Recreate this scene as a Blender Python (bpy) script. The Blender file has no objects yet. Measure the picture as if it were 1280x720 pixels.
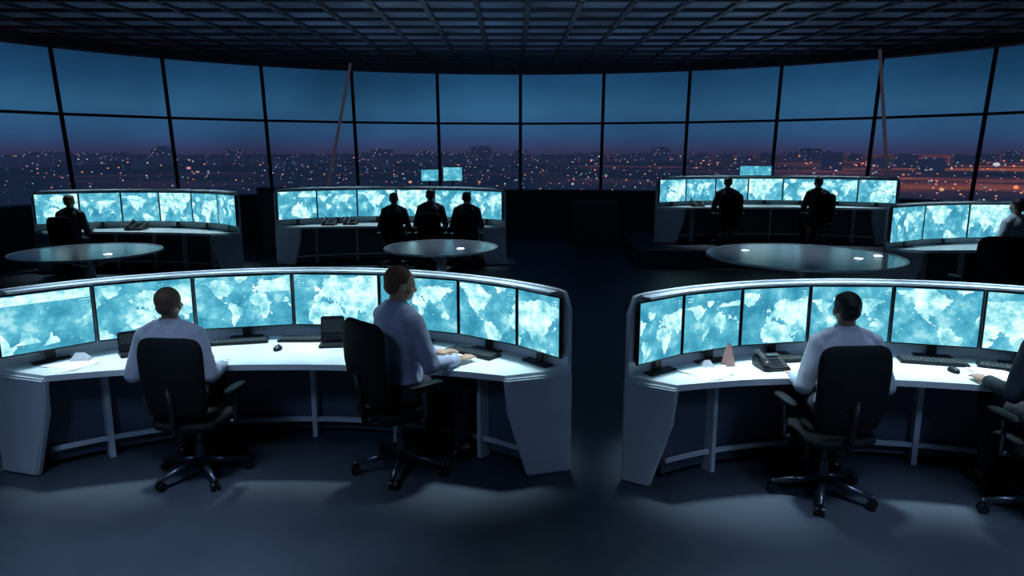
import bpy, bmesh, math, random
from mathutils import Vector, Matrix, noise, Euler
from mathutils.geometry import tessellate_polygon
random.seed(7)
S = bpy.context.scene
C = S.collection
R = math.radians
try:
    S.view_settings.view_transform = 'Standard'
except Exception: pass

# ---------------------------------------------------------------- materials
def mat(name, col, rough=0.5, metal=0.0, var=0.15, scale=6.0, bump=0.0, emit=None, es=0.0, spec=0.5):
    m = bpy.data.materials.new(name); m.use_nodes = True
    nt = m.node_tree; N = nt.nodes; L = nt.links
    b = N['Principled BSDF']
    tc = N.new('ShaderNodeTexCoord'); no = N.new('ShaderNodeTexNoise')
    no.inputs['Scale'].default_value = scale; no.inputs['Detail'].default_value = 5
    L.new(tc.outputs['Object'], no.inputs['Vector'])
    cr = N.new('ShaderNodeValToRGB')
    cr.color_ramp.elements[0].position = 0.3; cr.color_ramp.elements[1].position = 0.7
    cr.color_ramp.elements[0].color = tuple(c*(1-var) for c in col)+(1,)
    cr.color_ramp.elements[1].color = tuple(min(1,c*(1+var)) for c in col)+(1,)
    L.new(no.outputs['Fac'], cr.inputs['Fac']); L.new(cr.outputs['Color'], b.inputs['Base Color'])
    b.inputs['Roughness'].default_value = rough; b.inputs['Metallic'].default_value = metal
    b.inputs['Specular IOR Level'].default_value = spec
    if bump:
        bp = N.new('ShaderNodeBump'); bp.inputs['Strength'].default_value = bump; bp.inputs['Distance'].default_value = .02
        L.new(no.outputs['Fac'], bp.inputs['Height']); L.new(bp.outputs['Normal'], b.inputs['Normal'])
    if emit:
        b.inputs['Emission Color'].default_value = tuple(emit)+(1,); b.inputs['Emission Strength'].default_value = es
    return m

M = {}
M['shell'] = mat('shell_white', (.58,.66,.73), .35, var=.06)
M['desk'] = mat('desktop_white', (.80,.86,.89), .22, var=.05)
M['panel'] = mat('blue_grey_panel', (.080,.105,.155), .5, var=.15)
M['black'] = mat('black_plastic', (.008,.010,.014), .4, var=.2, spec=.3)
M['chair'] = mat('chair_fabric', (.005,.007,.010), .8, var=.3, scale=60, bump=.3, spec=.2)
M['chrome'] = mat('dark_metal', (.08,.10,.125), .3, metal=.8, var=.1)
M['shirt'] = mat('white_shirt', (.46,.51,.62), .8, var=.06, scale=10)
M['shirtblue'] = mat('pale_blue_shirt', (.38,.42,.57), .8, var=.06, scale=10)
M['darkshirt'] = mat('dark_shirt', (.02,.035,.05), .8, var=.2)
M['trouser'] = mat('dark_trousers', (.012,.016,.026), .85, var=.2)
M['skin'] = mat('skin', (.42,.25,.17), .5, var=.08)
M['hairbrown'] = mat('reddish_brown_hair', (.13,.055,.030), .7, var=.4, scale=80)
M['hairfair'] = mat('cropped_fair_hair', (.14,.085,.055), .7, var=.3, scale=80)
M['hairblack'] = mat('black_hair', (.008,.008,.010), .6, var=.4, scale=80)
M['eyewhite'] = mat('eye_white', (.6,.6,.6), .2)
M['shoe'] = mat('black_shoe', (.008,.008,.010), .3)
M['floor'] = mat('floor_carpet', (.042,.056,.076), .42, var=.3, scale=1.1, bump=.05)
M['ceil'] = mat('ceiling_panels', (.11,.155,.23), .55, var=.95, scale=.55)
M['beam'] = mat('ceiling_beam', (.022,.030,.047), .6, var=.5, scale=.7)
M['wall'] = mat('wall_dark', (.014,.020,.033), .6, var=.2)
M['mullion'] = mat('mullion_dark', (.010,.013,.020), .5, var=.2)
M['strut'] = mat('strut_mauve_grey', (.10,.085,.12), .5, var=.1, emit=(.40,.36,.52), es=.06)  # weak emission imitates a pale reflection in the glass
M['paper'] = mat('paper_white', (.8,.82,.85), .7, var=.04)
M['pinkpaper'] = mat('pink_card', (.80,.50,.46), .7, var=.04)
M['key'] = mat('keyboard_keys', (.03,.035,.04), .5, var=.3, scale=50)
M['lamp'] = mat('glow_white', (.8,.9,1), .5, emit=(.75,.92,1), es=8.0)  # emission for the reflections painted onto the round tables
M['ttop'] = mat('frosted_glass_top', (.34,.41,.48), .20, var=.1)

def screen_mat(name, stops, scale, strength, rough=.5):
    m = bpy.data.materials.new(name); m.use_nodes = True
    nt = m.node_tree; N = nt.nodes; L = nt.links; N.clear()
    out = N.new('ShaderNodeOutputMaterial'); em = N.new('ShaderNodeEmission')
    tc = N.new('ShaderNodeTexCoord'); oi = N.new('ShaderNodeObjectInfo')
    cx = N.new('ShaderNodeCombineXYZ')
    for i,k in enumerate((37.0, 91.0, 53.0)):
        mm = N.new('ShaderNodeMath'); mm.operation='MULTIPLY'; mm.inputs[1].default_value = k
        L.new(oi.outputs['Random'], mm.inputs[0]); L.new(mm.outputs[0], cx.inputs[i])
    ad = N.new('ShaderNodeVectorMath'); ad.operation='ADD'
    L.new(tc.outputs['Object'], ad.inputs[0]); L.new(cx.outputs[0], ad.inputs[1])
    n1 = N.new('ShaderNodeTexNoise'); n1.inputs['Scale'].default_value = scale; n1.inputs['Detail'].default_value = 7; n1.inputs['Roughness'].default_value=rough
    L.new(ad.outputs[0], n1.inputs['Vector'])
    r1 = N.new('ShaderNodeValToRGB'); e = r1.color_ramp.elements
    e[0].position = stops[0][0]; e[0].color = stops[0][1]+(1,)
    e[1].position = stops[-1][0]; e[1].color = stops[-1][1]+(1,)
    for p,c in stops[1:-1]:
        a=e.new(p); a.color=c+(1,)
    L.new(n1.outputs['Fac'], r1.inputs['Fac'])
    L.new(r1.outputs['Color'], em.inputs['Color']); em.inputs['Strength'].default_value = strength
    L.new(em.outputs[0], out.inputs['Surface'])
    return m
M['screen'] = screen_mat('screen_background', [(.33,(.030,.23,.36)),(.48,(.065,.35,.49)),(.57,(.12,.47,.60)),(.62,(.26,.62,.70)),(.76,(.45,.80,.84))], 7.0, 1.2, .62)
M['map'] = screen_mat('screen_map_graphics', [(.36,(.12,.47,.58)),(.46,(.30,.70,.76)),(.56,(.62,.93,.95)),(.70,(.92,1,1))], 10.0, 1.2, .70)

def glass_mat(name, fac=.04, tint=(.9,.95,1,1), rough=.03):
    m = bpy.data.materials.new(name); m.use_nodes = True
    nt = m.node_tree; N = nt.nodes; L = nt.links; N.clear()
    out = N.new('ShaderNodeOutputMaterial'); mx = N.new('ShaderNodeMixShader')
    tr = N.new('ShaderNodeBsdfTransparent'); gl = N.new('ShaderNodeBsdfGlossy')
    tr.inputs[0].default_value = tint
    gl.inputs['Roughness'].default_value = rough
    lw = N.new('ShaderNodeLayerWeight'); lw.inputs[0].default_value=.3
    ma = N.new('ShaderNodeMath'); ma.operation='MULTIPLY_ADD'; ma.inputs[1].default_value=fac*3; ma.inputs[2].default_value=fac
    L.new(lw.outputs['Fresnel'], ma.inputs[0]); L.new(ma.outputs[0], mx.inputs[0])
    L.new(tr.outputs[0], mx.inputs[1]); L.new(gl.outputs[0], mx.inputs[2]); L.new(mx.outputs[0], out.inputs[0])
    return m
M['pane'] = glass_mat('window_glass', .02)

def emis(name, col, s):
    m = bpy.data.materials.new(name); m.use_nodes=True
    N=m.node_tree.nodes; L=m.node_tree.links; N.clear()
    o=N.new('ShaderNodeOutputMaterial'); e=N.new('ShaderNodeEmission'); e.inputs[0].default_value=tuple(col)+(1,); e.inputs[1].default_value=s
    L.new(e.outputs[0],o.inputs[0]); return m

def building_mat():
    m = bpy.data.materials.new('building_windows'); m.use_nodes=True
    nt=m.node_tree; N=nt.nodes; L=nt.links; b=N['Principled BSDF']
    b.inputs['Base Color'].default_value=(.012,.014,.03,1); b.inputs['Roughness'].default_value=.8
    tc=N.new('ShaderNodeTexCoord'); sn=N.new('ShaderNodeVectorMath'); sn.operation='SNAP'; sn.inputs[1].default_value=(3,3,3)
    L.new(tc.outputs['Object'], sn.inputs[0])
    wn=N.new('ShaderNodeTexWhiteNoise'); L.new(sn.outputs[0], wn.inputs['Vector'])
    g=N.new('ShaderNodeMath'); g.operation='GREATER_THAN'; g.inputs[1].default_value=.955; L.new(wn.outputs['Value'], g.inputs[0])
    cr=N.new('ShaderNodeValToRGB'); cr.color_ramp.elements[0].color=(.30,.12,.08,1); cr.color_ramp.elements[1].color=(.12,.14,.24,1)
    L.new(wn.outputs['Color'], cr.inputs['Fac'])
    mx=N.new('ShaderNodeMix'); mx.data_type='RGBA'; L.new(g.outputs[0], mx.inputs['Factor']); mx.inputs[6].default_value=(.014,.022,.054,1); L.new(cr.outputs[0],mx.inputs[7])  # haze painted as faint bluish emission on unlit walls
    L.new(mx.outputs[2], b.inputs['Emission Color']); b.inputs['Emission Strength'].default_value=1
    return m
M['build']=building_mat()

# ---------------------------------------------------------------- helpers
def link(name, bm, m, parent=None, smooth=False, recalc=True):
    me = bpy.data.meshes.new(name)
    if recalc: bmesh.ops.recalc_face_normals(bm, faces=bm.faces[:])
    bm.to_mesh(me); bm.free()
    for mm in (m if isinstance(m,(list,tuple)) else [m]): me.materials.append(mm)
    if smooth:
        for p in me.polygons: p.use_smooth = True
    o = bpy.data.objects.new(name, me); C.objects.link(o)
    if parent: o.parent = parent
    return o
def shade(o, ang=40):
    for p in o.data.polygons: p.use_smooth=True
    try: o.data.set_sharp_from_angle(angle=R(ang))
    except Exception: pass
    return o
def thing(name, label, cat, loc=(0,0,0), rz=0, group=None):
    o = bpy.data.objects.new(name, None); C.objects.link(o); o.empty_display_size=.1
    o.location = loc; o.rotation_euler=(0,0,rz); o['label']=label; o['category']=cat
    if group: o['group']=group
    return o
def tag(o, label, cat, group=None):
    o['label']=label; o['category']=cat
    if group: o['group']=group
    return o
def struct(o): o['kind']='structure'; return o
def copy_tree(o, parent=None):
    c=o.copy(); C.objects.link(c); c.parent=parent
    for ch in list(o.children): copy_tree(ch, c)
    return c
def box(bm, c, s, rz=0, bev=0, mtx=None):
    r = bmesh.ops.create_cube(bm, size=1)
    vs = r['verts']
    mt = Matrix.Translation(c) @ Matrix.Rotation(rz,4,'Z') @ Matrix.Diagonal((s[0],s[1],s[2],1))
    if mtx is not None: mt = mtx @ mt
    bmesh.ops.transform(bm, matrix=mt, verts=vs)
    if bev:
        es = {e for v in vs for e in v.link_edges}
        bmesh.ops.bevel(bm, geom=list(es), offset=bev, segments=2, affect='EDGES')
def tube(bm, p0, p1, r0, r1=None, seg=14):
    if r1 is None: r1=r0
    p0=Vector(p0); p1=Vector(p1); d=p1-p0; L=d.length
    if L<1e-6: return
    q=d.to_track_quat('Z','Y').to_matrix().to_4x4()
    bmesh.ops.create_cone(bm, cap_ends=True, segments=seg, radius1=r0, radius2=r1, depth=L, matrix=Matrix.Translation((p0+p1)/2)@q)
def ball(bm, c, r, mtx=None, sub=2, u=16):
    if not isinstance(r,(tuple,list)): r=(r,r,r)
    mt = Matrix.Translation(c)@Matrix.Diagonal((r[0],r[1],r[2],1))
    if mtx is not None: mt = mtx@mt
    bmesh.ops.create_uvsphere(bm, u_segments=u, v_segments=u//2+2, radius=1, matrix=mt)
def capsule(bm, p0, p1, r0, r1, seg=14):
    tube(bm,p0,p1,r0,r1,seg); ball(bm,p0,r0,u=seg); ball(bm,p1,r1,u=seg)
def loft(bm, rings, seg=22):
    prev=None; first=None
    for (cx,cy,cz,rx,ry) in rings:
        vs=[bm.verts.new((cx+rx*math.cos(2*math.pi*i/seg), cy+ry*math.sin(2*math.pi*i/seg), cz)) for i in range(seg)]
        if prev:
            for i in range(seg): bm.faces.new((prev[i],prev[(i+1)%seg],vs[(i+1)%seg],vs[i]))
        else: first=vs
        prev=vs
    bm.faces.new(first[::-1]); bm.faces.new(prev)
def pillow(bm, w, h, t, ex, mp, seg=40):
    """rounded cushion panel, local (x, z) outline, thickness along y; mp maps (x,y,z)->Vector"""
    prof=[(0,-.5),(.35,-.5),(.65,-.49),(.86,-.46),(.96,-.34),(1,-.1),(1,.1),(.96,.34),(.86,.46),(.65,.49),(.35,.5),(0,.5)]
    prev=None
    for k,(s,d) in enumerate(prof):
        if s==0: cur=[bm.verts.new(mp(0,d*t,0))]
        else:
            cur=[]
            for i in range(seg):
                a=2*math.pi*i/seg; ca,sa=math.cos(a),math.sin(a)
                x=math.copysign(abs(ca)**(2/ex),ca)*w/2*s; z=math.copysign(abs(sa)**(2/ex),sa)*h/2*s
                cur.append(bm.verts.new(mp(x,d*t,z)))
        if prev:
            for i in range(seg):
                j=(i+1)%seg
                if len(prev)==1: bm.faces.new((prev[0],cur[j],cur[i]))
                elif len(cur)==1: bm.faces.new((prev[i],prev[j],cur[0]))
                else: bm.faces.new((prev[i],prev[j],cur[j],cur[i]))
        prev=cur
def extrude_strip(bm, pts_in, pts_out, z0, z1):
    """slab between two polylines"""
    n=len(pts_in)
    a=[bm.verts.new((p[0],p[1],z1 if not callable(z1) else z1(i))) for i,p in enumerate(pts_in)]
    b=[bm.verts.new((p[0],p[1],z1 if not callable(z1) else z1(i))) for i,p in enumerate(pts_out)]
    c=[bm.verts.new((p[0],p[1],z0)) for p in pts_in]; d=[bm.verts.new((p[0],p[1],z0)) for p in pts_out]
    for i in range(n-1):
        bm.faces.new((a[i],a[i+1],b[i+1],b[i])); bm.faces.new((c[i],d[i],d[i+1],c[i+1]))
        bm.faces.new((a[i],c[i],c[i+1],a[i+1])); bm.faces.new((b[i],b[i+1],d[i+1],d[i]))
    bm.faces.new((a[0],b[0],d[0],c[0])); bm.faces.new((a[-1],c[-1],d[-1],b[-1]))
def remesh(o, vox, it=3, wob=0, wscale=14):
    md=o.modifiers.new('r','REMESH'); md.mode='VOXEL'; md.voxel_size=vox
    sm=o.modifiers.new('s','SMOOTH'); sm.factor=.5; sm.iterations=it
    dg=bpy.context.evaluated_depsgraph_get()
    me=bpy.data.meshes.new_from_object(o.evaluated_get(dg))
    mats=[m for m in o.data.materials]
    o.modifiers.clear(); o.data=me
    if not me.materials:
        for m in mats: me.materials.append(m)
    if wob:
        ns=[v.normal.copy() for v in me.vertices]
        for v,nn in zip(me.vertices,ns):
            q=Vector((v.co.x*wscale, v.co.y*wscale, v.co.z*wscale*.6))
            f=1-abs(noise.noise(q))*2.4
            v.co += nn*(f*wob)
    for p in me.polygons: p.use_smooth=True
    return o

# ---------------------------------------------------------------- camera
PITCH=math.atan(170/900)
cam=bpy.data.cameras.new('camera'); co=bpy.data.objects.new('camera',cam); C.objects.link(co)
cam.sensor_width=36; cam.lens=900/1280*36; cam.clip_end=20000; cam.clip_start=.05
co.location=(0,0,2.1); co.rotation_euler=(math.pi/2-PITCH,0,0); S.camera=co

# ---------------------------------------------------------------- room shell
RC=Vector((.25,9.0)); RR=11.0; ZC=4.3; ZS=1.05
def rp(th, r): return (RC.x+r*math.sin(th), RC.y+r*math.cos(th))
bm=bmesh.new(); bmesh.ops.create_cone(bm,cap_ends=True,segments=120,radius1=RR+.25,radius2=RR+.25,depth=.2,matrix=Matrix.Translation((RC.x,RC.y,-.1)))
struct(link('floor',bm,M['floor']))
bm=bmesh.new(); bmesh.ops.create_cone(bm,cap_ends=True,segments=120,radius1=RR+.6,radius2=RR+.6,depth=.2,matrix=Matrix.Translation((RC.x,RC.y,ZC+.16)))
ceil=struct(link('ceiling',bm,M['ceil']))
# square panel grid clipped to the round room
bm=bmesh.new(); G=.80; RG=11.2
for k in range(-14,15):
    o_=k*G
    if abs(o_)<RG:
        hl=math.sqrt(RG*RG-o_*o_)
        box(bm,(RC.x+o_,RC.y,ZC+.035),(.085,2*hl,.055)); box(bm,(RC.x,RC.y+o_,ZC+.035),(2*hl,.085,.055))
n=96; extrude_strip(bm,[rp(2*math.pi*i/n,11.12) for i in range(n+1)],[rp(2*math.pi*i/n,11.5) for i in range(n+1)],ZC-.12,ZC+.06)
link('beam_grid',bm,M['beam'],ceil)

BAY=R(11.45); NB=8; OFF=R(-.1)
Rb=RR-.02; Rt=RR+.33
def wpt(th,z,dr=0):
    f=(z-ZS)/(ZC-ZS); x,y=rp(th,Rb+(Rt-Rb)*f+dr); return Vector((x,y,z))
n=0
for i in range(-NB,NB):
    n+=1; t0=i*BAY+OFF; t1=t0+BAY; tm=(t0+t1)/2
    e=bpy.data.objects.new('window_%d'%n,None); C.objects.link(e); struct(e)
    bm=bmesh.new(); tube(bm,wpt(t0,ZS),wpt(t0,ZC),.045,.045,8); link('mullion',bm,M['mullion'],e)
    ztr=2.86
    bm=bmesh.new(); tube(bm,wpt(t0,ztr),wpt(t1,ztr),.030,.030,8); link('transom',bm,M['mullion'],e)
    bm=bmesh.new(); vs=[bm.verts.new(wpt(a,z,.03)) for a,z in ((t0,ZS),(t1,ZS),(t1,ZC),(t0,ZC))]; bm.faces.new(vs); link('pane',bm,M['pane'],e)
def arcwall(name,ta,tb,r0,r1,z0,z1,m,seg=60,smooth=True):
    bm=bmesh.new(); ths=[ta+(tb-ta)*i/seg for i in range(seg+1)]
    extrude_strip(bm,[rp(t,r0) for t in ths],[rp(t,r1) for t in ths],z0,z1); return struct(link(name,bm,m))
arcwall('wall_front',-NB*BAY+OFF,NB*BAY+OFF,RR-.05,RR+.2,0,ZS-.03,M['wall'])
arcwall('wall_rear',NB*BAY+OFF,2*math.pi-NB*BAY+OFF,RR-.05,RR+.4,0,ZC+.12,M['wall'])
arcwall('trim_1',-NB*BAY+OFF,NB*BAY+OFF,RR-.35,RR+.2,ZS-.03,ZS+.03,M['mullion'])
def reflection_bar(ta,tb,num):  # faint window reflections modelled as slanted, slightly glowing bars
    bm=bmesh.new(); a=rp(ta,10.55); b=rp(tb,10.8); tube(bm,(a[0],a[1],0),(b[0],b[1],ZC),.045,.035,12)
    struct(link('trim_%d'%num,bm,M['strut'],smooth=True))
reflection_bar(R(50.2),R(46.3),2); reflection_bar(R(-29.2),R(-23.6),3)
bm=bmesh.new(); box(bm,(5.15,14.75,.15),(5.5,3.3,.3),rz=R(-4),bev=.02)
struct(link('floor_platform',bm,M['wall']))

# ---------------------------------------------------------------- curved desks
class Desk:
    def __init__(s, loc, rz, a, sag, label, group=None, ic=None, corner=(.78,-.15), zt=.70, top=1.22, te=1.012):
        s.loc=Vector(loc); s.rz=rz; s.a=a; s.s=sag; s.Rm=(a*a+sag*sag)/(2*sag); s.ph=math.asin(a/s.Rm)
        s.ic=sag-.82 if ic is None else ic; s.corner=corner; s.zt=zt; s.top=top; s.te=te
        s.root=thing('curved_control_desk',label,'desk',loc,rz,group); s.build()
    def arc(s,t,dr=0):
        th=s.ph*t; return (( s.Rm+dr)*math.sin(th), (s.Rm+dr)*math.cos(th)-(s.Rm-s.s))
    def inner(s,t): 
        cx=s.corner[0]*s.a; return (cx*t, s.ic-(s.ic-s.corner[1])*abs(t)**2.2)
    def mix(s,t,f,dr=0):
        i=s.inner(t); o=s.arc(t,dr); return (i[0]+(o[0]-i[0])*f, i[1]+(o[1]-i[1])*f)
    def world(s,t,f,z=None):
        p=s.mix(t,f); q=Matrix.Rotation(s.rz,4,'Z')@Vector((p[0],p[1],0)); return Vector((s.loc.x+q.x,s.loc.y+q.y,s.loc.z+(s.zt if z is None else z)))
    def build(s):
        n=48; T=[-1+2*i/n for i in range(n+1)]; r=s.root
        bm=bmesh.new(); extrude_strip(bm,[s.inner(t) for t in T],[s.arc(t,.035) for t in T],s.zt-.04,s.zt); shade(link('desktop',bm,M['desk'],r),35)
        te=s.te; TT=[-te+2*te*i/80 for i in range(81)]
        def zt(i):
            d=min(1,max(0,(te-abs(TT[i]))*s.ph*s.Rm/.09)); return s.top-.11*(1-math.sqrt(max(0,1-(1-d)**2)))
        bm=bmesh.new(); extrude_strip(bm,[s.arc(t,.035) for t in TT],[s.arc(t,.065) for t in TT],0.0,zt); shade(link('back_shell',bm,M['shell'],r),35)
        bm=bmesh.new(); TC=[t for t in TT if abs(t)<te*.975]
        extrude_strip(bm,[s.arc(t,-.035) for t in TC],[s.arc(t,.035) for t in TC],s.top-.026,s.top-.012); shade(link('top_trim',bm,M['shell'],r),35)
        T2=[t*.93 for t in T]
        bm=bmesh.new(); extrude_strip(bm,[s.mix(t,.66) for t in T2],[s.mix(t,.69) for t in T2],.04,s.zt-.04); shade(link('modesty_panel',bm,M['panel'],r),35)
        bm=bmesh.new(); extrude_strip(bm,[s.mix(t,.56) for t in T2],[s.mix(t,.60) for t in T2],.12,.15); shade(link('foot_rail',bm,M['shell'],r),35)
        for t in (-.74,-.36,.02,.36,.74):
            a=s.mix(t,.56); b=s.mix(t,.65); ang=math.atan2(b[1]-a[1],b[0]-a[0])
            bm=bmesh.new(); box(bm,((a[0]+b[0])/2,(a[1]+b[1])/2,(s.zt-.04)/2),(.09,.035,s.zt-.04),rz=ang); link('upright_support',bm,M['shell'],r)
        for sg in (-1,1):
            i=Vector(s.inner(sg)); o=Vector(s.arc(sg*te,.065)); d=(o-i).normalized(); nn=Vector((-d.y,d.x))*(.026)
            p=[i-d*.01, o]; bm=bmesh.new()
            ib=i+d*.15
            quad=[(p[0],s.zt-.02),(p[1],s.zt-.02),(p[1],0),(ib,0),(i+d*.02,s.zt*.62)]
            A=[bm.verts.new((q.x-nn.x,q.y-nn.y,z)) for q,z in quad]; B=[bm.verts.new((q.x+nn.x,q.y+nn.y,z)) for q,z in quad]
            bm.faces.new(A); bm.faces.new(B[::-1])
            for k in range(5): bm.faces.new((A[k],A[(k+1)%5],B[(k+1)%5],B[k]))
            bmesh.ops.bevel(bm,geom=bm.edges[:],offset=.012,segments=2,affect='EDGES')
            shade(link('end_panel',bm,M['shell'],r),35)
# coarse world map outlines (longitude, latitude)
LAND=[[(-165,65),(-125,70),(-95,72),(-80,62),(-60,55),(-68,45),(-80,32),(-82,26),(-97,28),(-97,18),(-84,10),(-95,15),(-110,25),(-122,37),(-125,48),(-140,60)],
[(-55,82),(-20,80),(-25,70),(-45,60),(-55,70)],
[(-78,10),(-60,8),(-50,0),(-36,-7),(-42,-22),(-55,-33),(-65,-45),(-70,-54),(-74,-40),(-71,-18),(-81,-5)],
[(-16,28),(-5,35),(10,37),(32,31),(43,11),(51,11),(40,-5),(38,-20),(27,-33),(18,-34),(12,-15),(9,3),(-8,5),(-17,14)],
[(-9,38),(-8,43),(0,48),(5,53),(10,56),(5,60),(12,66),(25,71),(45,67),(70,72),(100,77),(140,72),(178,68),(162,60),(155,55),(140,55),(130,43),(122,39),(121,30),(108,20),(105,10),(100,8),(97,17),(90,22),(80,8),(73,18),(66,25),(57,26),(56,18),(44,13),(35,30),(27,38),(22,37),(18,42),(12,38),(8,44),(-1,37)],
[(114,-22),(130,-12),(142,-11),(153,-27),(147,-38),(132,-32),(116,-34)],
[(-6,50),(1,52),(-3,58),(-7,55)],[(130,32),(140,36),(143,43),(138,37)],[(96,4),(104,-5),(118,-8),(118,2),(108,2)],[(131,-1),(150,-6),(147,-9),(133,-5)],[(44,-15),(50,-16),(46,-25)]]
rnd=random.Random(3)
def screen_mesh(w,h,zc,parent,k):
    """the lit screen: panel in slot 0, its flat map graphics in slot 1"""
    bm=bmesh.new(); zoom=[3.2,1.9,1.25,2.8,1.0,2.4][k%6]; ox,oz=[(95,35),(10,30),(-30,10),(15,40),(20,12),(-85,25)][k%6]
    mw,mh=w-.004,h-.004
    ox+=rnd.uniform(-14,14); oz+=rnd.uniform(-8,8); sc=w/350*zoom; y=-.0108
    for poly in LAND:
        pts=[]
        for i,p in enumerate(poly):
            q=poly[(i+1)%len(poly)]
            for s_ in range(4):
                f=s_/4; j=3.6/zoom**.4 if s_ else 0
                pts.append(((p[0]+(q[0]-p[0])*f+rnd.uniform(-j,j)-ox)*sc, (p[1]+(q[1]-p[1])*f+rnd.uniform(-j,j)-oz)*sc*1.2))
        tr=tessellate_polygon([[Vector((a,b,0)) for a,b in pts]])
        vs=[bm.verts.new((a,y,b)) for a,b in pts]
        for t in tr:
            try: bm.faces.new([vs[i] for i in t])
            except ValueError: pass
    for co_,no_ in (((mw/2,0,0),(1,0,0)),((-mw/2,0,0),(-1,0,0)),((0,0,mh/2),(0,0,1)),((0,0,-mh/2),(0,0,-1))):
        bmesh.ops.bisect_plane(bm,geom=bm.verts[:]+bm.edges[:]+bm.faces[:],plane_co=co_,plane_no=no_,clear_outer=True)
    def quad(x0,x1,z0,z1):
        vs=[bm.verts.new(v) for v in ((x0,y-.0003,z0),(x1,y-.0003,z0),(x1,y-.0003,z1),(x0,y-.0003,z1))]; bm.faces.new(vs)
    sx=rnd.choice((-1,1)); x0=sx*w*.46
    for i in range(rnd.randint(2,5)):
        l=rnd.uniform(.04,.10)*w; z=h*.42-i*h*.045; a,b=sorted((x0,x0-sx*l)); quad(a,b,z,z+h*.013)
    for i in range(34):   # scattered track marks
        x=rnd.uniform(-.46,.46)*w; z=rnd.uniform(-.44,.44)*h; a=rnd.uniform(.004,.020)*w; quad(x-a/2,x+a/2,z,z+rnd.uniform(.006,.016)*h)
    for f in bm.faces: f.material_index=1; f.normal_update()
    bmesh.ops.reverse_faces(bm,faces=[f for f in bm.faces if f.normal.y>0])
    box(bm,(0,-.0085,0),(w,.003,h))
    bmesh.ops.translate(bm,vec=(0,0,zc),verts=bm.verts[:])
    return link('screen',bm,[M['screen'],M['map']],parent,recalc=False)
ORD=['first','second','third','fourth','fifth','sixth','seventh','eighth']
MC=[0]
def monitors(d, frac, z0, h, where, group):
    mx=frac[-1]
    for k in range(len(frac)-1):
        t0=-1+2*frac[k]/mx; t1=-1+2*frac[k+1]/mx
        p0=Vector(d.arc(t0,-.0)); p1=Vector(d.arc(t1,-.0)); c=(p0+p1)/2; w=(p1-p0).length-.014
        ang=math.atan2(p1.y-p0.y,p1.x-p0.x)
        q=Matrix.Rotation(d.rz,4,'Z')@Vector((c.x,c.y,0))
        e=thing('monitor','%s teal map screen from the left on %s'%(ORD[k],where),'monitor',(d.loc.x+q.x,d.loc.y+q.y,d.loc.z+d.zt),ang+d.rz,group)
        zb=z0-d.zt
        bm=bmesh.new(); box(bm,(0,.004,zb+h/2),(w,.024,h),bev=.005); link('bezel',bm,M['black'],e)
        screen_mesh(w-.018,h-.020,zb+h/2+.001,e,MC[0]); MC[0]+=1
        bm=bmesh.new(); box(bm,(0,-.015,.008),(.24,.08,.012),bev=.004); box(bm,(0,.010,zb/2+.01),(.06,.012,zb+.03)); link('stand',bm,M['black'],e)

near_left=Desk((-1.51,4.52,0),0,1.83,.95,'near left white curved control desk with seven map screens and two seated people',corner=(.80,-.12))
monitors(near_left,[0,.96,2.03,3.2,4.32,5.42,6.3,7],.775,.41,'the near left curved desk','screens of the near left desk')
near_right=Desk((2.57,3.98,0),R(-12),1.83,.95,'near right white curved control desk with telephone and man in white shirt',ic=.30,corner=(.86,-.10))
monitors(near_right,[0,.70,1.52,2.38,3.32,4.24,5.0,5.95,7],.775,.41,'the near right curved desk','screens of the near right desk')
far_left=Desk((-6.6,12.6,0),R(-5),1.85,.8,'far left curved desk with one dark seated operator under the windows',zt=.72,top=1.43)
monitors(far_left,[0,1,2,3,4,5,6],.83,.54,'the far left desk','screens of the far left desk')
far_mid=Desk((-2.30,13.6,0),0,2.12,.85,'far middle curved desk with three dark operators seated side by side',zt=.72,top=1.43)
monitors(far_mid,[0,1,2,3,4,5,6],.83,.54,'the far middle desk with three operators','screens of the far middle desk')
far_right=Desk((5.24,14.35,.3),R(-4),2.3,.85,'far right curved desk on a raised platform with two seated operators',zt=.72,top=1.32)
monitors(far_right,[0,1,2,3,4,5,6,7],.80,.46,'the raised far right desk','screens of the raised far right desk')
edge_desk=Desk((7.40,10.35,0),R(0),1.95,.7,'curved desk cut by the right photo edge behind an empty black chair',zt=.72,top=1.36)
monitors(edge_desk,[0,1,2,3,4,5],.80,.52,'the desk cut by the right photo edge','screens of the right edge desk')

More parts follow.
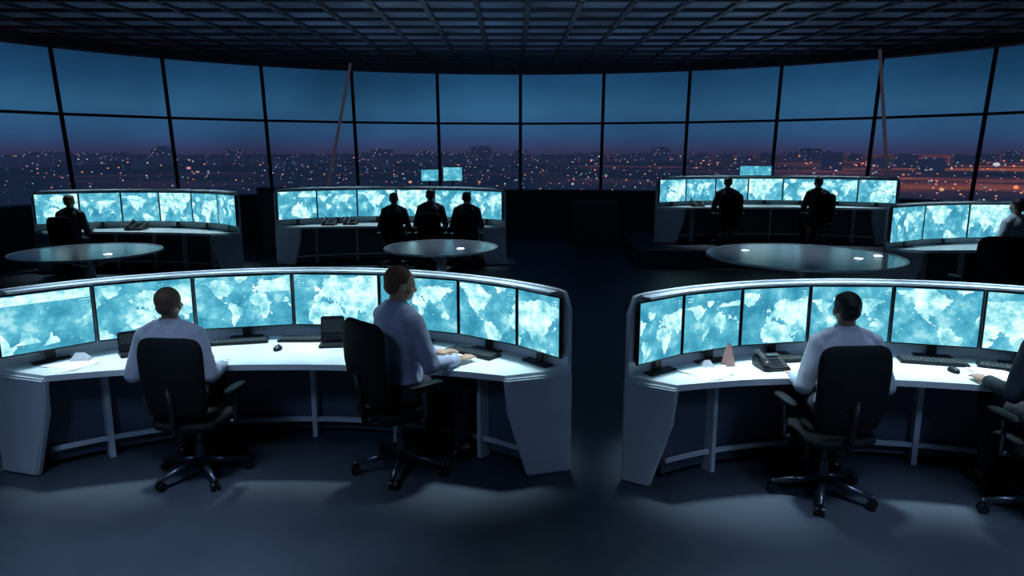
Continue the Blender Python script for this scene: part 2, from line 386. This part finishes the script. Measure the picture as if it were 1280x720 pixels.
# ---------------------------------------------------------------- chairs
def make_chair():
    r=thing('office_chair','black office chair','chair')
    bm=bmesh.new()
    pillow(bm,.46,.46,.08,4.5,lambda x,y,z:Vector((x,z-.0,.435-y-.02*math.cos(x*5))));link('seat',bm,M['chair'],r,True)
    def mp(x,y,z):
        k=(z+.28)/.56; w=1-.10*(1-k)+.02*math.sin(k*3.1)
        return Vector((x*w, -.215-y-.05*k-.035*math.sin(k*3)+.55*x*x, .755+z))
    bm=bmesh.new(); pillow(bm,.44,.55,.055,5.5,mp,48); link('backrest',bm,M['chair'],r,True)
    bm=bmesh.new(); capsule(bm,(0,-.10,.375),(0,-.265,.40),.025,.022); capsule(bm,(0,-.265,.40),(0,-.315,.70),.022,.016); link('back_bracket',bm,M['black'],r,True)
    for s in (-1,1):
        bm=bmesh.new(); capsule(bm,(s*.20,0,.385),(s*.265,0,.40),.014,.014,10); capsule(bm,(s*.265,0,.40),(s*.275,-.02,.61),.015,.015,10); a=link('armrest',bm,M['chrome'],r,True)
        bm=bmesh.new(); pillow(bm,.07,.25,.03,3,lambda x,y,z:Vector((s*.275+x,z-.0,.63-y)),24); link('arm_pad',bm,M['black'],a,True)
    bm=bmesh.new(); box(bm,(0,0,.375),(.2,.2,.035),bev=.01); tube(bm,(0,0,.10),(0,0,.24),.032,.030,20); tube(bm,(0,0,.2),(0,0,.37),.018,.018,16); shade(link('gas_column',bm,M['chrome'],r))
    for k in range(5):
        a=2*math.pi*k/5+.45; d=Vector((math.cos(a),math.sin(a),0))
        bm=bmesh.new(); capsule(bm,d*.02+Vector((0,0,.115)),d*.295+Vector((0,0,.075)),.027,.017,10); l=link('base_leg',bm,M['chrome'],r,True)
        nn=Vector((-d.y,d.x,0)); bm=bmesh.new(); c=d*.295
        for q in (-1,1):
            tube(bm,c+nn*q*.008+Vector((0,0,.03)),c+nn*q*.027+Vector((0,0,.03)),.03,.028,16)
        tube(bm,c+Vector((0,0,.03)),c+Vector((0,0,.075)),.009,.009,8)
        shade(link('caster',bm,M['black'],l))
    return r
chair0=make_chair(); first=[True]
def put_chair(x,y,rz,label,z=0,group='black office chairs at the desks',sc=1):
    if first[0]: o=chair0; first[0]=False
    else: o=copy_tree(chair0)
    o.location=(x,y,z); o.rotation_euler=(0,0,rz); o.scale=(sc,)*3; o['label']=label; o['category']='chair'; o['group']=group
    return o

# ---------------------------------------------------------------- people
def ik(S0,T,l1,l2,pole):
    d=T-S0; L=min(d.length,(l1+l2)*.995); dn=d.normalized(); a=(l1*l1-l2*l2+L*L)/(2*L); h=math.sqrt(max(0,l1*l1-a*a))
    pp=pole-dn*pole.dot(dn); pp.normalize(); return S0+dn*a+pp*h, S0+dn*L
def make_person(label, loc, rz, hands, shirt, hair, yaw=0, pitch=0, lean=.06, vox=.007, scale=1.0, group=None, bald=False, feet=.40, tcol='trouser'):
    r=thing('person',label,'person',loc,rz,group); r.scale=(scale,)*3
    ly=lambda z: lean*(z-.5)/.55
    tor=[(0,-.01,.475,.13,.10),(0,-.01,.50,.165,.125),(0,0,.57,.168,.125),(0,ly(.68),.68,.148,.108),(0,ly(.78),.78,.152,.110),(0,ly(.90),.90,.172,.120),(0,ly(.98),.98,.178,.112),(0,ly(1.03),1.03,.160,.095),(0,ly(1.07),1.07,.105,.075),(0,ly(1.10),1.10,.062,.060)]
    sh=[Vector((s*.170,ly(1.0)+.0,1.0)) for s in (-1,1)]
    el=[];wr=[];hd=[]
    for s,S0,H in zip((-1,1),sh,hands):
        H=Vector(H); dirh=(H-Vector((S0.x*1.3,S0.y,H.z))); dirh.z=0; dirh.normalize()
        W=H-dirh*.055
        e,w=ik(S0,W,.285,.255,Vector((s*.38,-.30,-1))); el.append(e); wr.append(w)
        dd=(w-e); dd.z=0; dd.normalize(); hd.append(dd)
    neck=Vector((0,ly(1.10),1.09))
    HM=Matrix.Translation(neck+Vector((0,.005,.03)))@Euler((pitch,0,yaw)).to_matrix().to_4x4()
    bm=bmesh.new(); loft(bm,tor); capsule(bm,neck-Vector((0,.0,.04)),neck+Vector((0,.008,.08)),.056,.054)
    ball(bm,(0,-.006,.118),(.075,.093,.083),HM,u=24); ball(bm,(0,.028,.062),(.056,.066,.062),HM,u=20); ball(bm,(0,.058,.022),(.026,.026,.02),HM)
    ball(bm,(0,.098,.072),(.011,.017,.013),HM,u=12); ball(bm,(0,.089,.09),(.008,.012,.024),HM,u=12)
    ball(bm,(0,.076,.118),(.048,.014,.010),HM,u=14); ball(bm,(0,.084,.041),(.022,.010,.0075),HM,u=12)
    for s in (-1,1):
        ball(bm,(s*.078,-.004,.082),(.010,.020,.031),HM,u=12); ball(bm,(s*.042,.06,.072),(.022,.022,.02),HM,u=12)
    for k,s in enumerate((-1,1)):
        capsule(bm,sh[k],el[k],.050,.040); capsule(bm,el[k],wr[k],.039,.025)
        d=hd[k]; n2=Vector((d.y,-d.x,0)); w=wr[k]
        mt=Matrix(((n2.x,d.x,0,w.x+d.x*.045),(n2.y,d.y,0,w.y+d.y*.045),(0,0,1,w.z-.004),(0,0,0,1)))
        ball(bm,(0,0,0),(.040,.050,.016),mt,u=16); capsule(bm,w,w+d*.03,.024,.022,10)
        for j,(ox,ln) in enumerate(((-.030,.058),(-.010,.070),(.010,.076),(.030,.066))):
            oo=ox*s
            b0=mt@Vector((-oo,.035,.0)); b1=mt@Vector((-oo*1.15,.035+ln*.5,.006)); b2=mt@Vector((-oo*1.22,.035+ln*.95,-.006))
            capsule(bm,b0,b1,.0095,.009,8); capsule(bm,b1,b2,.009,.0075,8)
        b0=mt@Vector((-s*.028,-.02,-.002)); b1=mt@Vector((-s*.056,.012,-.002)); b2=mt@Vector((-s*.062,.038,-.004))
        capsule(bm,b0,b1,.012,.0105,8); capsule(bm,b1,b2,.0105,.008,8)
        hp=Vector((s*.085,.0,.560)); kn=Vector((s*.13,feet+.02,.545)); an=Vector((s*.13,feet-.04,.11))
        capsule(bm,hp,kn,.078,.055); capsule(bm,kn,an,.052,.036); capsule(bm,an,(s*.135,feet+.05,.05),.036,.03)
    body=link('body',bm,M['skin'],r); remesh(body,vox,2)
    for s in (-1,1):
        bm=bmesh.new(); ball(bm,(s*.031,.078,.098),(.012,.010,.008),HM,u=12); o=link('eye',bm,M['eyewhite'],r,True)
        bm=bmesh.new(); ball(bm,(s*.031,.087,.098),(.005,.003,.005),HM,u=10); link('pupil',bm,M['black'],o,True)
    bm=bmesh.new(); ball(bm,(0,-.018,.128),(.079,.090,.082),HM,u=24)
    ball(bm,(0,-.045,.080),(.064,.056,.055),HM,u=20)
    if not bald: ball(bm,(0,.02,.165),(.062,.060,.034),HM,u=20)
    for s in (-1,1): ball(bm,(s*.070,-.018,.105),(.011,.035,.032),HM,u=12)
    remesh(link('hair',bm,M[hair],r),max(vox,.007),2,.002,60)
    g=.014; bm=bmesh.new(); loft(bm,[(x,y,z,rx+g,ry+g) for (x,y,z,rx,ry) in tor[2:-1]]+[(0,ly(1.10)-.005,1.095,.068,.068),(0,ly(1.10)-.005,1.118,.066,.066)])
    for k,s in enumerate((-1,1)):
        capsule(bm,sh[k],el[k],.064,.053); wq=el[k].lerp(wr[k],.90); capsule(bm,el[k],wq,.052,.036)
        capsule(bm,Vector((s*.09,ly(1.05)-.01,1.055)),sh[k]+Vector((0,0,.0)),.050,.060)
        tube(bm,wq-(wr[k]-el[k]).normalized()*.04,wq+(wr[k]-el[k]).normalized()*.015,.037,.038)
    remesh(link('shirt',bm,M[shirt],r),max(vox,.009),3,.006)
    bm=bmesh.new()
    for s in (-1,1):
        hp=Vector((s*.085,.0,.562)); kn=Vector((s*.13,feet+.02,.548)); an=Vector((s*.13,feet-.04,.14))
        capsule(bm,hp,kn,.088,.068); capsule(bm,kn,an,.066,.055)
    loft(bm,[(0,-.01,.474,.13,.10),(0,-.01,.50,.186,.146),(0,0,.57,.192,.150),(0,.005,.625,.178,.138)])
    remesh(link('trousers',bm,M[tcol],r),max(vox,.011),3,.004)
    for s in (-1,1):
        bm=bmesh.new(); capsule(bm,(s*.13,feet-.06,.048),(s*.14,feet+.13,.040),.045,.038); box(bm,(s*.135,feet+.03,.012),(.085,.27,.024),bev=.01)
        remesh(link('shoe',bm,M['shoe'],r),.012,2)
    return r

P=(-2.18,4.42,0); 
make_person('man with short fair hair in white shirt typing at left side of near left desk',P,R(0),[(-.20,.31,.73),(.26,.30,.73)],'shirt','hairfair',yaw=R(-4),vox=.0065,lean=.05,bald=True,scale=.95)
put_chair(P[0]+.13,P[1]+.04,R(-6),'black office chair under the fair haired man at near left desk',sc=.97)
P=(-.74,4.55,0); rz=R(-48)
make_person('man in pale blue shirt turned to the right at near left desk',P,rz,[(-.04,.38,.71),(.18,.38,.71)],'shirtblue','hairbrown',yaw=R(-22),pitch=R(-10),vox=.0065,lean=.0,scale=1.04,bald=True)
put_chair(P[0]-.0,P[1]+.0,R(-46),'swivelled black office chair under the man turned to the right',sc=1.04)
P=(2.02,4.18,0)
make_person('dark haired man in white shirt seen from behind at near right desk',P,R(-2),[(-.25,.28,.73),(.20,.31,.73)],'shirt','hairblack',pitch=R(-8),vox=.0065,lean=.05,scale=.96)
put_chair(P[0]-.09,P[1]+.0,R(4),'black office chair under the dark haired man at near right desk')
P=(3.15,3.92,0)
make_person('person in dark shirt cut by right photo edge at near right desk',P,R(0),[(-.26,.34,.73),(.20,.31,.73)],'darkshirt','hairblack',vox=.008)
put_chair(P[0]-.07,P[1]-.02,R(0),'black office chair cut by the right photo edge at near right desk')
proto=make_person('operator in dark shirt alone at the far left desk',(-7.62,12.38,0),R(0),[(-.18,.36,.75),(.18,.36,.75)],'darkshirt','hairbrown',vox=.012,scale=1.04,group='operators in dark shirts at the far desks')
put_chair(-7.62,12.36,0,'black office chair under the lone operator at far left desk')
def op(x,y,z,rz,label,sc,hair=None):
    o=copy_tree(proto); o.location=(x,y,z); o.rotation_euler=(0,0,rz); o.scale=(sc,)*3; o['label']=label
    if hair:
        for ch in o.children:
            if ch.name.startswith('hair'):
                ch.data=ch.data.copy(); ch.data.materials[0]=M[hair]
    return o
for x,y,lab,sc,hr in ((-2.17,13.22,'leftmost of three dark operators at the far middle desk',1.03,'hairfair'),(-1.50,13.26,'middle of three dark operators at the far middle desk',1.08,'hairblack'),(-.83,13.16,'rightmost of three dark operators at the far middle desk',1.05,'hairblack')):
    op(x,y,0,R(0),lab,sc,hr); put_chair(x,y-.02,R(0),'black office chair under the '+lab.split(' at ')[0])
for x,y,lab in ((4.19,14.04,'left of two operators on the raised platform'),(5.92,13.98,'right of two operators on the raised platform')):
    op(x,y,.3,R(-3),lab,1.0,'hairblack'); put_chair(x,y-.02,R(0),'black office chair under the '+lab,z=.3)
make_person('person in white shirt at the desk cut by right photo edge',(7.25,10.25,0),R(18),[(-.18,.36,.74),(.18,.36,.74)],'shirt','hairblack',vox=.012,scale=1.1)
put_chair(7.25,10.22,R(18),'black office chair under the white shirted person at right edge')
put_chair(5.12,7.6,R(-14),'empty black office chair in front of the right edge desk',sc=1.22)

# ---------------------------------------------------------------- desk items
def keyboard(P,rz,label,group='keyboards on the desks'):
    e=thing('keyboard',label,'keyboard',P,rz,group)
    bm=bmesh.new(); box(bm,(0,0,.009),(.42,.14,.018),bev=.005); link('keyboard_case',bm,M['black'],e)
    bm=bmesh.new()
    for i in range(14):
        for j in range(4): box(bm,(-.18+i*.0277,-.045+j*.03,.020),(.022,.024,.007))
    link('keys',bm,M['key'],e)
def on(d,t,f,z=0): 
    p=d.world(t,f); return (p.x,p.y,p.z+z)
def rot(d,t): return d.rz-d.ph*t
keyboard(on(near_left,-.27,.76),rot(near_left,-.27),'black keyboard beside the fair haired man at near left desk')
keyboard(on(near_left,-.02,.78),rot(near_left,-.02),'black keyboard left of the upright console on near left desk')
keyboard(on(near_left,.37,.76),rot(near_left,.37),'black keyboard beyond the man in pale blue shirt')
keyboard(on(near_left,.66,.74),rot(near_left,.66),'black keyboard at the right end of near left desk')
keyboard(on(near_right,-.42,.72),rot(near_right,-.42),'black keyboard behind the telephone on near right desk')
keyboard(on(near_right,.06,.70),rot(near_right,.06),'black keyboard right of the dark haired man')
keyboard(on(near_right,.30,.70),rot(near_right,.30),'black keyboard near the right photo edge')
def sheets(P,rz,label,n=3,m='paper'):
    e=thing('paper_stack',label,'papers',P,rz,'papers on the near desks')
    for k in range(n):
        bm=bmesh.new(); box(bm,(0.012*k,.01*k,.0015+.0022*k),(.21,.29,.002),rz=.25*k); link('sheet',bm,M[m],e)
sheets(on(near_left,-.86,.5),rot(near_left,-.8),'loose white papers on left end of near left desk')
sheets(on(near_left,.60,.42),rot(near_left,.5),'loose white papers right of the man in pale blue shirt')
sheets(on(near_right,-.80,.48),rot(near_right,-.7),'loose white papers on left end of near right desk')
sheets(on(near_right,.22,.40),rot(near_right,.2),'loose white papers right of the dark haired man')
def mouse(P,rz,label):
    e=thing('computer_mouse',label,'mouse',P,rz,'mice on the near desks')
    bm=bmesh.new(); ball(bm,(0,0,.008),(.03,.052,.026),u=20); bmesh.ops.bisect_plane(bm,geom=bm.verts[:]+bm.edges[:]+bm.faces[:],plane_co=(0,0,.001),plane_no=(0,0,-1),clear_outer=True); link('mouse_body',bm,M['black'],e,True)
    bm=bmesh.new(); tube(bm,(-.004,.025,.031),(.004,.025,.031),.006,.006,12); link('scroll_wheel',bm,M['chrome'],e)
mouse(on(near_left,-.10,.45),0,'black mouse near the middle of near left desk')
mouse(on(near_left,.5,.60),0,'black mouse beside the papers at near left desk')
mouse(on(near_right,.10,.40),0,'black mouse right of the dark haired man')
def tentcard(P,rz,label,m,h=.15,w=.14):
    e=thing('tent_card',label,'card',P,rz,'folded cards on the near desks')
    for s in (-1,1):
        bm=bmesh.new(); vs=[bm.verts.new(v) for v in ((-w/2,s*.035,.001),(w/2,s*.035,.001),(w*.2,0,h),(-w*.2,0,h))]; bm.faces.new(vs)
        bmesh.ops.solidify(bm,geom=bm.faces[:],thickness=.002); link('card_face',bm,m,e)
tentcard(on(near_left,-.80,.68),.2,'small white folded card beside papers at near left desk',M['paper'],.06,.14)
tentcard(on(near_right,-.66,.70),R(15),'tall pinkish folded card left of the telephone',M['pinkpaper'],.15,.07)
tentcard(on(near_right,-.74,.74),R(10),'small white folded card at left of near right desk',M['paper'],.05,.10)
def phone(P,rz,label,sc=1):
    e=thing('desk_telephone',label,'telephone',P,rz,'black desk telephones'); e.scale=(sc,)*3
    bm=bmesh.new(); vs=[bm.verts.new(v) for v in ((-.10,-.10,0),(.10,-.10,0),(.10,.10,0),(-.10,.10,0),(-.10,-.10,.025),(.10,-.10,.025),(.10,.10,.085),(-.10,.10,.085))]
    for f in ((0,1,2,3),(4,5,6,7),(0,1,5,4),(1,2,6,5),(2,3,7,6),(3,0,4,7)): bm.faces.new([vs[i] for i in f])
    bmesh.ops.recalc_face_normals(bm,faces=bm.faces[:]); bmesh.ops.bevel(bm,geom=bm.edges[:],offset=.008,segments=2,affect='EDGES'); link('phone_base',bm,M['black'],e)
    bm=bmesh.new(); capsule(bm,(-.07,-.075,.062),(-.07,.075,.105),.017,.017,12); ball(bm,(-.07,-.075,.055),(.026,.026,.02)); ball(bm,(-.07,.08,.095),(.026,.026,.02)); link('handset',bm,M['key'],e,True)
    bm=bmesh.new()
    for i in range(3):
        for j in range(4): box(bm,(.0+i*.026,-.065+j*.024,.04+j*.0072),(.018,.015,.006))
    link('keypad',bm,M['chrome'],e)
    bm=bmesh.new(); box(bm,(.03,.06,.076),(.085,.045,.006),mtx=None); link('display',bm,M['chrome'],e)
phone(on(near_right,-.54,.45),near_right.rz+R(20),'black desk telephone on the near right desk',.92)
phone(on(far_left,-.12,.45),0,'black desk telephone right of the lone far left operator',1.5)
phone(on(far_mid,-.62,.5),0,'left black telephone on the far middle desk',1.3)
phone(on(far_mid,-.42,.5),0,'right black telephone on the far middle desk',1.3)
phone(on(far_right,-.72,.5),0,'black telephone at left of the raised far right desk',1.3)
def console(P,rz,label,h=.24,w=.20):
    e=thing('upright_console',label,'console',P,rz,'upright black consoles')
    bm=bmesh.new(); box(bm,(0,0,.01),(w,.16,.02),bev=.006); link('base',bm,M['black'],e)
    mt=Matrix.Translation((0,.03,.02))@Matrix.Rotation(R(-14),4,'X')
    bm=bmesh.new(); box(bm,(0,0,h/2),(w*.95,.03,h),bev=.008,mtx=mt); link('upright_panel',bm,M['black'],e)
    bm=bmesh.new(); box(bm,(0,-.017,h*.62),(w*.8,.003,h*.5),mtx=mt); link('display',bm,M['key'],e)
    bm=bmesh.new()
    for i in range(5):
        for j in range(2): box(bm,(-.3*w+i*.15*w,-.017,h*.12+j*h*.11),(w*.1,.005,h*.07),mtx=mt)
    link('button',bm,M['key'],e)
console(on(near_left,.10,.60),R(6),'black upright console left of the man in pale blue shirt',.19,.18)
console(on(near_left,-.64,.66),R(35),'black upright console left of the fair haired man',.14,.15)

# ---------------------------------------------------------------- round tables with glowing discs added for reflections
def gtable(x,y,rx,ry,label,glints):
    e=thing('round_glass_table',label,'table',(x,y,0),0,'round glass tables')
    bm=bmesh.new(); bmesh.ops.create_cone(bm,cap_ends=True,segments=64,radius1=1,radius2=1,depth=.012,matrix=Matrix.Translation((0,0,.71))@Matrix.Diagonal((rx,ry,1,1))); link('glass_top',bm,M['ttop'],e)
    bm=bmesh.new(); n=64; T=[2*math.pi*i/n for i in range(n+1)]
    extrude_strip(bm,[(rx*.985*math.cos(t),ry*.985*math.sin(t)) for t in T],[((rx+.02)*math.cos(t),(ry+.02)*math.sin(t)) for t in T],.695,.722); link('rim',bm,M['shell'],e)
    bm=bmesh.new(); tube(bm,(0,0,.02),(0,0,.70),.09,.06,24); tube(bm,(0,0,0),(0,0,.03),.42,.38,40); tube(bm,(0,0,.67),(0,0,.702),.14,.25,24); shade(link('pedestal',bm,M['shell'],e))
    for k in range(3):
        a=2*math.pi*k/3+.5; bm=bmesh.new(); capsule(bm,(.05*math.cos(a),.05*math.sin(a),.5),(rx*.7*math.cos(a),ry*.7*math.sin(a),.69),.018,.014,10); link('support_arm',bm,M['shell'],e,True)
    for (lx,ly_,lab) in glints:
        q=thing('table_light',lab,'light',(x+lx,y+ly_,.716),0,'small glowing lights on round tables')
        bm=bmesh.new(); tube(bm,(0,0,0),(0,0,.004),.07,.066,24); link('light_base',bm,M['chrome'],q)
        bm=bmesh.new(); ball(bm,(0,0,.004),(.055,.055,.006)); link('bulb',bm,M['lamp'],q,True)  # emissive disc added in place of a reflection on the table top
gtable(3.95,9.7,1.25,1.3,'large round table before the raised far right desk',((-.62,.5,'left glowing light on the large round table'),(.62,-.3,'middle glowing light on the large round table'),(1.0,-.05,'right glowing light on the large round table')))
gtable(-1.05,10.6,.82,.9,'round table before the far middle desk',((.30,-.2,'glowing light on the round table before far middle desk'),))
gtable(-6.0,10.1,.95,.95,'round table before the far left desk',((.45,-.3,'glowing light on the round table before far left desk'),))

def cabinet(x,y,w,d,h,rz,label):
    e=thing('low_cabinet',label,'cabinet',(x,y,0),rz,'dark cabinets along the windows')
    bm=bmesh.new(); box(bm,(0,0,h/2),(w,d,h),bev=.015); link('cabinet_body',bm,M['wall'],e)
    for s in (-1,1):
        bm=bmesh.new(); box(bm,(s*w/4,-d/2-.008,h/2),(w/2-.03,.018,h-.08),bev=.004); o=link('door',bm,M['wall'],e)
        bm=bmesh.new(); box(bm,(s*.05,-d/2-.03,h*.6),(.015,.02,.16),bev=.004); link('handle',bm,M['chrome'],o)
cabinet(-5.0,15.6,.9,.5,1.35,R(25),'dark cabinet standing between far left and far middle desks')
cabinet(1.9,16.4,1.0,.5,1.0,0,'dark cabinet left of the raised far right desk')
def sillmon(th,r,label,w=.55,h=.40,z=ZS+.03):
    x,y=rp(th,r); e=thing('small_monitor',label,'monitor',(x,y,z),-th,'small monitors on the window sill')
    bm=bmesh.new(); box(bm,(0,0,.01),(.26,.18,.02),bev=.005); tube(bm,(0,0,.02),(0,0,.26),.02,.02,12); link('stand',bm,M['black'],e)
    bm=bmesh.new(); box(bm,(0,0,.24+h/2),(w,.04,h),bev=.006); link('bezel',bm,M['shell'],e)
    bm=bmesh.new(); box(bm,(0,-.022,.24+h/2),(w-.05,.004,h-.05)); link('screen',bm,M['screen'] ,e)
sillmon(R(-9.9),10.72,'right of two small screens on window sill behind far middle desk')
sillmon(R(-13.2),10.72,'left of two small screens on window sill behind far middle desk',w=.5,h=.34)
sillmon(R(32.6),10.72,'small pale screen on window sill behind raised far right desk',w=.8,h=.46)

# ---------------------------------------------------------------- city outside
def ground_mat():
    m=bpy.data.materials.new('city_ground'); m.use_nodes=True; nt=m.node_tree; N=nt.nodes; L=nt.links; b=N['Principled BSDF']
    b.inputs['Base Color'].default_value=(.008,.01,.02,1); b.inputs['Roughness'].default_value=.9
    tc=N.new('ShaderNodeTexCoord'); n1=N.new('ShaderNodeTexNoise'); n1.inputs['Scale'].default_value=.004; n1.inputs['Detail'].default_value=3
    L.new(tc.outputs['Object'],n1.inputs['Vector'])
    sx=N.new('ShaderNodeSeparateXYZ'); L.new(tc.outputs['Object'],sx.inputs[0])
    # city glow and haze painted as ground emission, stronger towards the right
    dv=N.new('ShaderNodeMath'); dv.operation='DIVIDE'; L.new(sx.outputs[0],dv.inputs[0]); L.new(sx.outputs[1],dv.inputs[1])
    mr=N.new('ShaderNodeMapRange'); mr.inputs['From Min'].default_value=-.1; mr.inputs['From Max'].default_value=.75; mr.inputs['To Min'].default_value=-.10; mr.inputs['To Max'].default_value=.17
    L.new(dv.outputs[0],mr.inputs['Value']); ad=N.new('ShaderNodeMath'); L.new(n1.outputs['Fac'],ad.inputs[0]); L.new(mr.outputs[0],ad.inputs[1])
    cr=N.new('ShaderNodeValToRGB'); e=cr.color_ramp.elements; e[0].position=.42; e[0].color=(.010,.020,.048,1); e[1].position=.84; e[1].color=(.42,.11,.065,1)
    a=e.new(.60); a.color=(.036,.028,.064,1)
    L.new(ad.outputs[0],cr.inputs['Fac'])
    L.new(cr.outputs[0],b.inputs['Emission Color']); b.inputs['Emission Strength'].default_value=.8
    return m
GZ=-25
bm=bmesh.new(); bmesh.ops.create_cone(bm,cap_ends=True,segments=96,radius1=9000,radius2=9000,depth=1,matrix=Matrix.Translation((0,0,GZ-.5)))
struct(link('ground',bm,ground_mat()))
bm=bmesh.new(); tube(bm,(RC.x,RC.y,GZ),(RC.x,RC.y,-.3),8,RR,64); struct(link('wall_tower_shaft',bm,M['wall']))
for k in range(56):
    az=R(-43+86*(k+.5)/56+random.uniform(-.25,.25)); d=random.uniform(1100,2800)
    w=random.uniform(14,26)*(d/900); dp=random.uniform(15,30); h=random.uniform(15,28)+random.random()**5*16*(d/1300)
    e=thing('city_building','dark low distant city building with few lit windows beyond the glass','building',(d*math.sin(az),d*math.cos(az),GZ),-az+random.uniform(-.3,.3),'distant city buildings beyond the windows')
    bm=bmesh.new(); box(bm,(0,0,h/2),(w,dp,h)); 
    if random.random()<.5: box(bm,(w*.15,0,h*1.1/2),(w*.45,dp*.7,h*1.1))
    link('building_body',bm,M['build'],e)
    bm=bmesh.new(); box(bm,(-w*.2,0,h+1.2),(w*.22,dp*.4,2.6)); link('roof_plant',bm,M['build'],e)
bm=bmesh.new()
cols=[emis('light_orange',(1,.45,.25),.75),emis('light_pink',(1,.40,.46),.65),emis('light_white',(.85,.85,.9),.7),emis('light_teal',(.25,.6,.8),.5),emis('light_red',(1,.24,.12),1.3)]
for k in range(1300):
    az=R(-46+92*random.random()**.85); u=random.random(); d=1/( (1/380)*(1-u)+(1/3500)*u)
    right=max(0,math.degrees(az)/46)
    r=d/900*random.choice([.25,.35,.45,.6,.85])*(1+.4*right)
    if random.random()<.035: r*=2.3
    pz=GZ+random.uniform(2,14)
    q=bmesh.ops.create_icosphere(bm,subdivisions=1,radius=r,matrix=Matrix.Translation((d*math.sin(az),d*math.cos(az),pz))@Matrix.Diagonal((random.uniform(1,1.7),1,.85,1)))
    c=random.choices(range(5),[3+4*right,3,2.4,2.8*(1-right)+.3,.5+3*right])[0]
    for v in q['verts']:
        for f in v.link_faces: f.material_index=c
o=link('city_lights',bm,cols); o['kind']='stuff'; tag(o,'scattered orange, pink, white and teal city lights beyond the windows','city lights')

# ---------------------------------------------------------------- world: night sky by elevation
w=bpy.data.worlds.new('World'); S.world=w; w.use_nodes=True; nt=w.node_tree; N=nt.nodes; L=nt.links
bg=N['Background']; tc=N.new('ShaderNodeTexCoord'); sx=N.new('ShaderNodeSeparateXYZ'); L.new(tc.outputs['Generated'],sx.inputs[0])
cr=N.new('ShaderNodeValToRGB'); e=cr.color_ramp.elements
def c4(r,g,b): return (r,g,b,1)
e[0].position=0; e[0].color=c4(.036,.036,.092)
e[1].position=1; e[1].color=c4(.001,.003,.010)
for p,c in ((.008,(.034,.052,.130)),(.024,(.028,.082,.190)),(.055,(.026,.104,.205)),(.09,(.012,.062,.140)),(.14,(.006,.028,.075)),(.3,(.002,.010,.030))):
    x=e.new(p); x.color=c4(*c)
L.new(sx.outputs[2],cr.inputs[0])
no=N.new('ShaderNodeTexNoise'); no.inputs['Scale'].default_value=5; no.inputs['Detail'].default_value=4; L.new(tc.outputs['Generated'],no.inputs['Vector'])
mr=N.new('ShaderNodeMapRange'); mr.inputs['From Min'].default_value=.3; mr.inputs['From Max'].default_value=.7; mr.inputs['To Min'].default_value=.7; mr.inputs['To Max'].default_value=1.25
L.new(no.outputs['Fac'],mr.inputs['Value'])
vm=N.new('ShaderNodeVectorMath'); vm.operation='SCALE'; L.new(cr.outputs[0],vm.inputs[0]); L.new(mr.outputs[0],vm.inputs['Scale'])
L.new(vm.outputs[0],bg.inputs['Color']); bg.inputs['Strength'].default_value=1.0

# ---------------------------------------------------------------- lights
def spot(loc,tgt,en,col,ang=60,blend=.8,rad=.08):
    l=bpy.data.lights.new('spot','SPOT'); l.energy=en; l.color=col; l.spot_size=R(ang); l.spot_blend=blend; l.shadow_soft_size=rad
    o=bpy.data.objects.new('downlight',l); C.objects.link(o); o.location=loc
    o.rotation_euler=(Vector(tgt)-Vector(loc)).to_track_quat('-Z','Y').to_euler(); return o
CY=(.66,.88,1.0)
for d,en in ((near_left,900),(near_right,1100)):  # spots added overhead to brighten the desktops
    for t in (-.7,-.24,.24,.7):
        tg=d.world(t,.66); bk=d.world(t,1.9)
        spot((bk.x,bk.y,4.1),tg,en,CY,24,.9,.2)
for d,en in ((far_left,420),(far_mid,420),(far_right,420),(edge_desk,330)):  # overhead spots added to lift the far desks
    for t in (-.5,.5):
        tg=d.world(t,.5); bk=d.world(t,1.7); spot((bk.x,bk.y,4.1),tg,en,CY,42,.9,.12)
# pools on the floor
for x,y,en in ((-2.0,3.0,620),(2.0,2.7,560)):
    spot((x,y-.3,4.1),(x,y,0),en,(.55,.72,1.0),56,1.0,.4)
# spots added for soft pools over the round tables
for x,y,en in ((3.95,10.2,260),(-1.05,11.0,190),(-6.0,10.6,190)):
    spot((x,y+1.5,4.1),(x,y,.7),en,(.7,.85,1.0),40,1.0,.3)
# added dim fill spots behind the viewer washing the desk fronts
for x,tx in ((-2.6,-1.9),(3.0,2.6)):
    spot((x,.2,4.1),(tx,5.0,.4),170,(.38,.58,1.0),58,1.0,.5)
# added fill spots behind the desks washing the ceiling panels
for x,y,en in ((-6.3,14.6,30),(-2.3,15.3,90),(1.5,15.6,60),(5.2,16.1,80),(8.2,12.5,30)):
    spot((x,y,1.2),(x*.85,y-1.6,4.3),en,(.40,.64,1.0),140,1.0,.2)
for x,en in ((-1.6,220),(.4,50),(2.8,130)): spot((x,6.6,1.0),(x,10.2,4.3),en,(.40,.64,1.0),90,1.0,.2)  # more fill added to lift the ceiling from behind the near desks
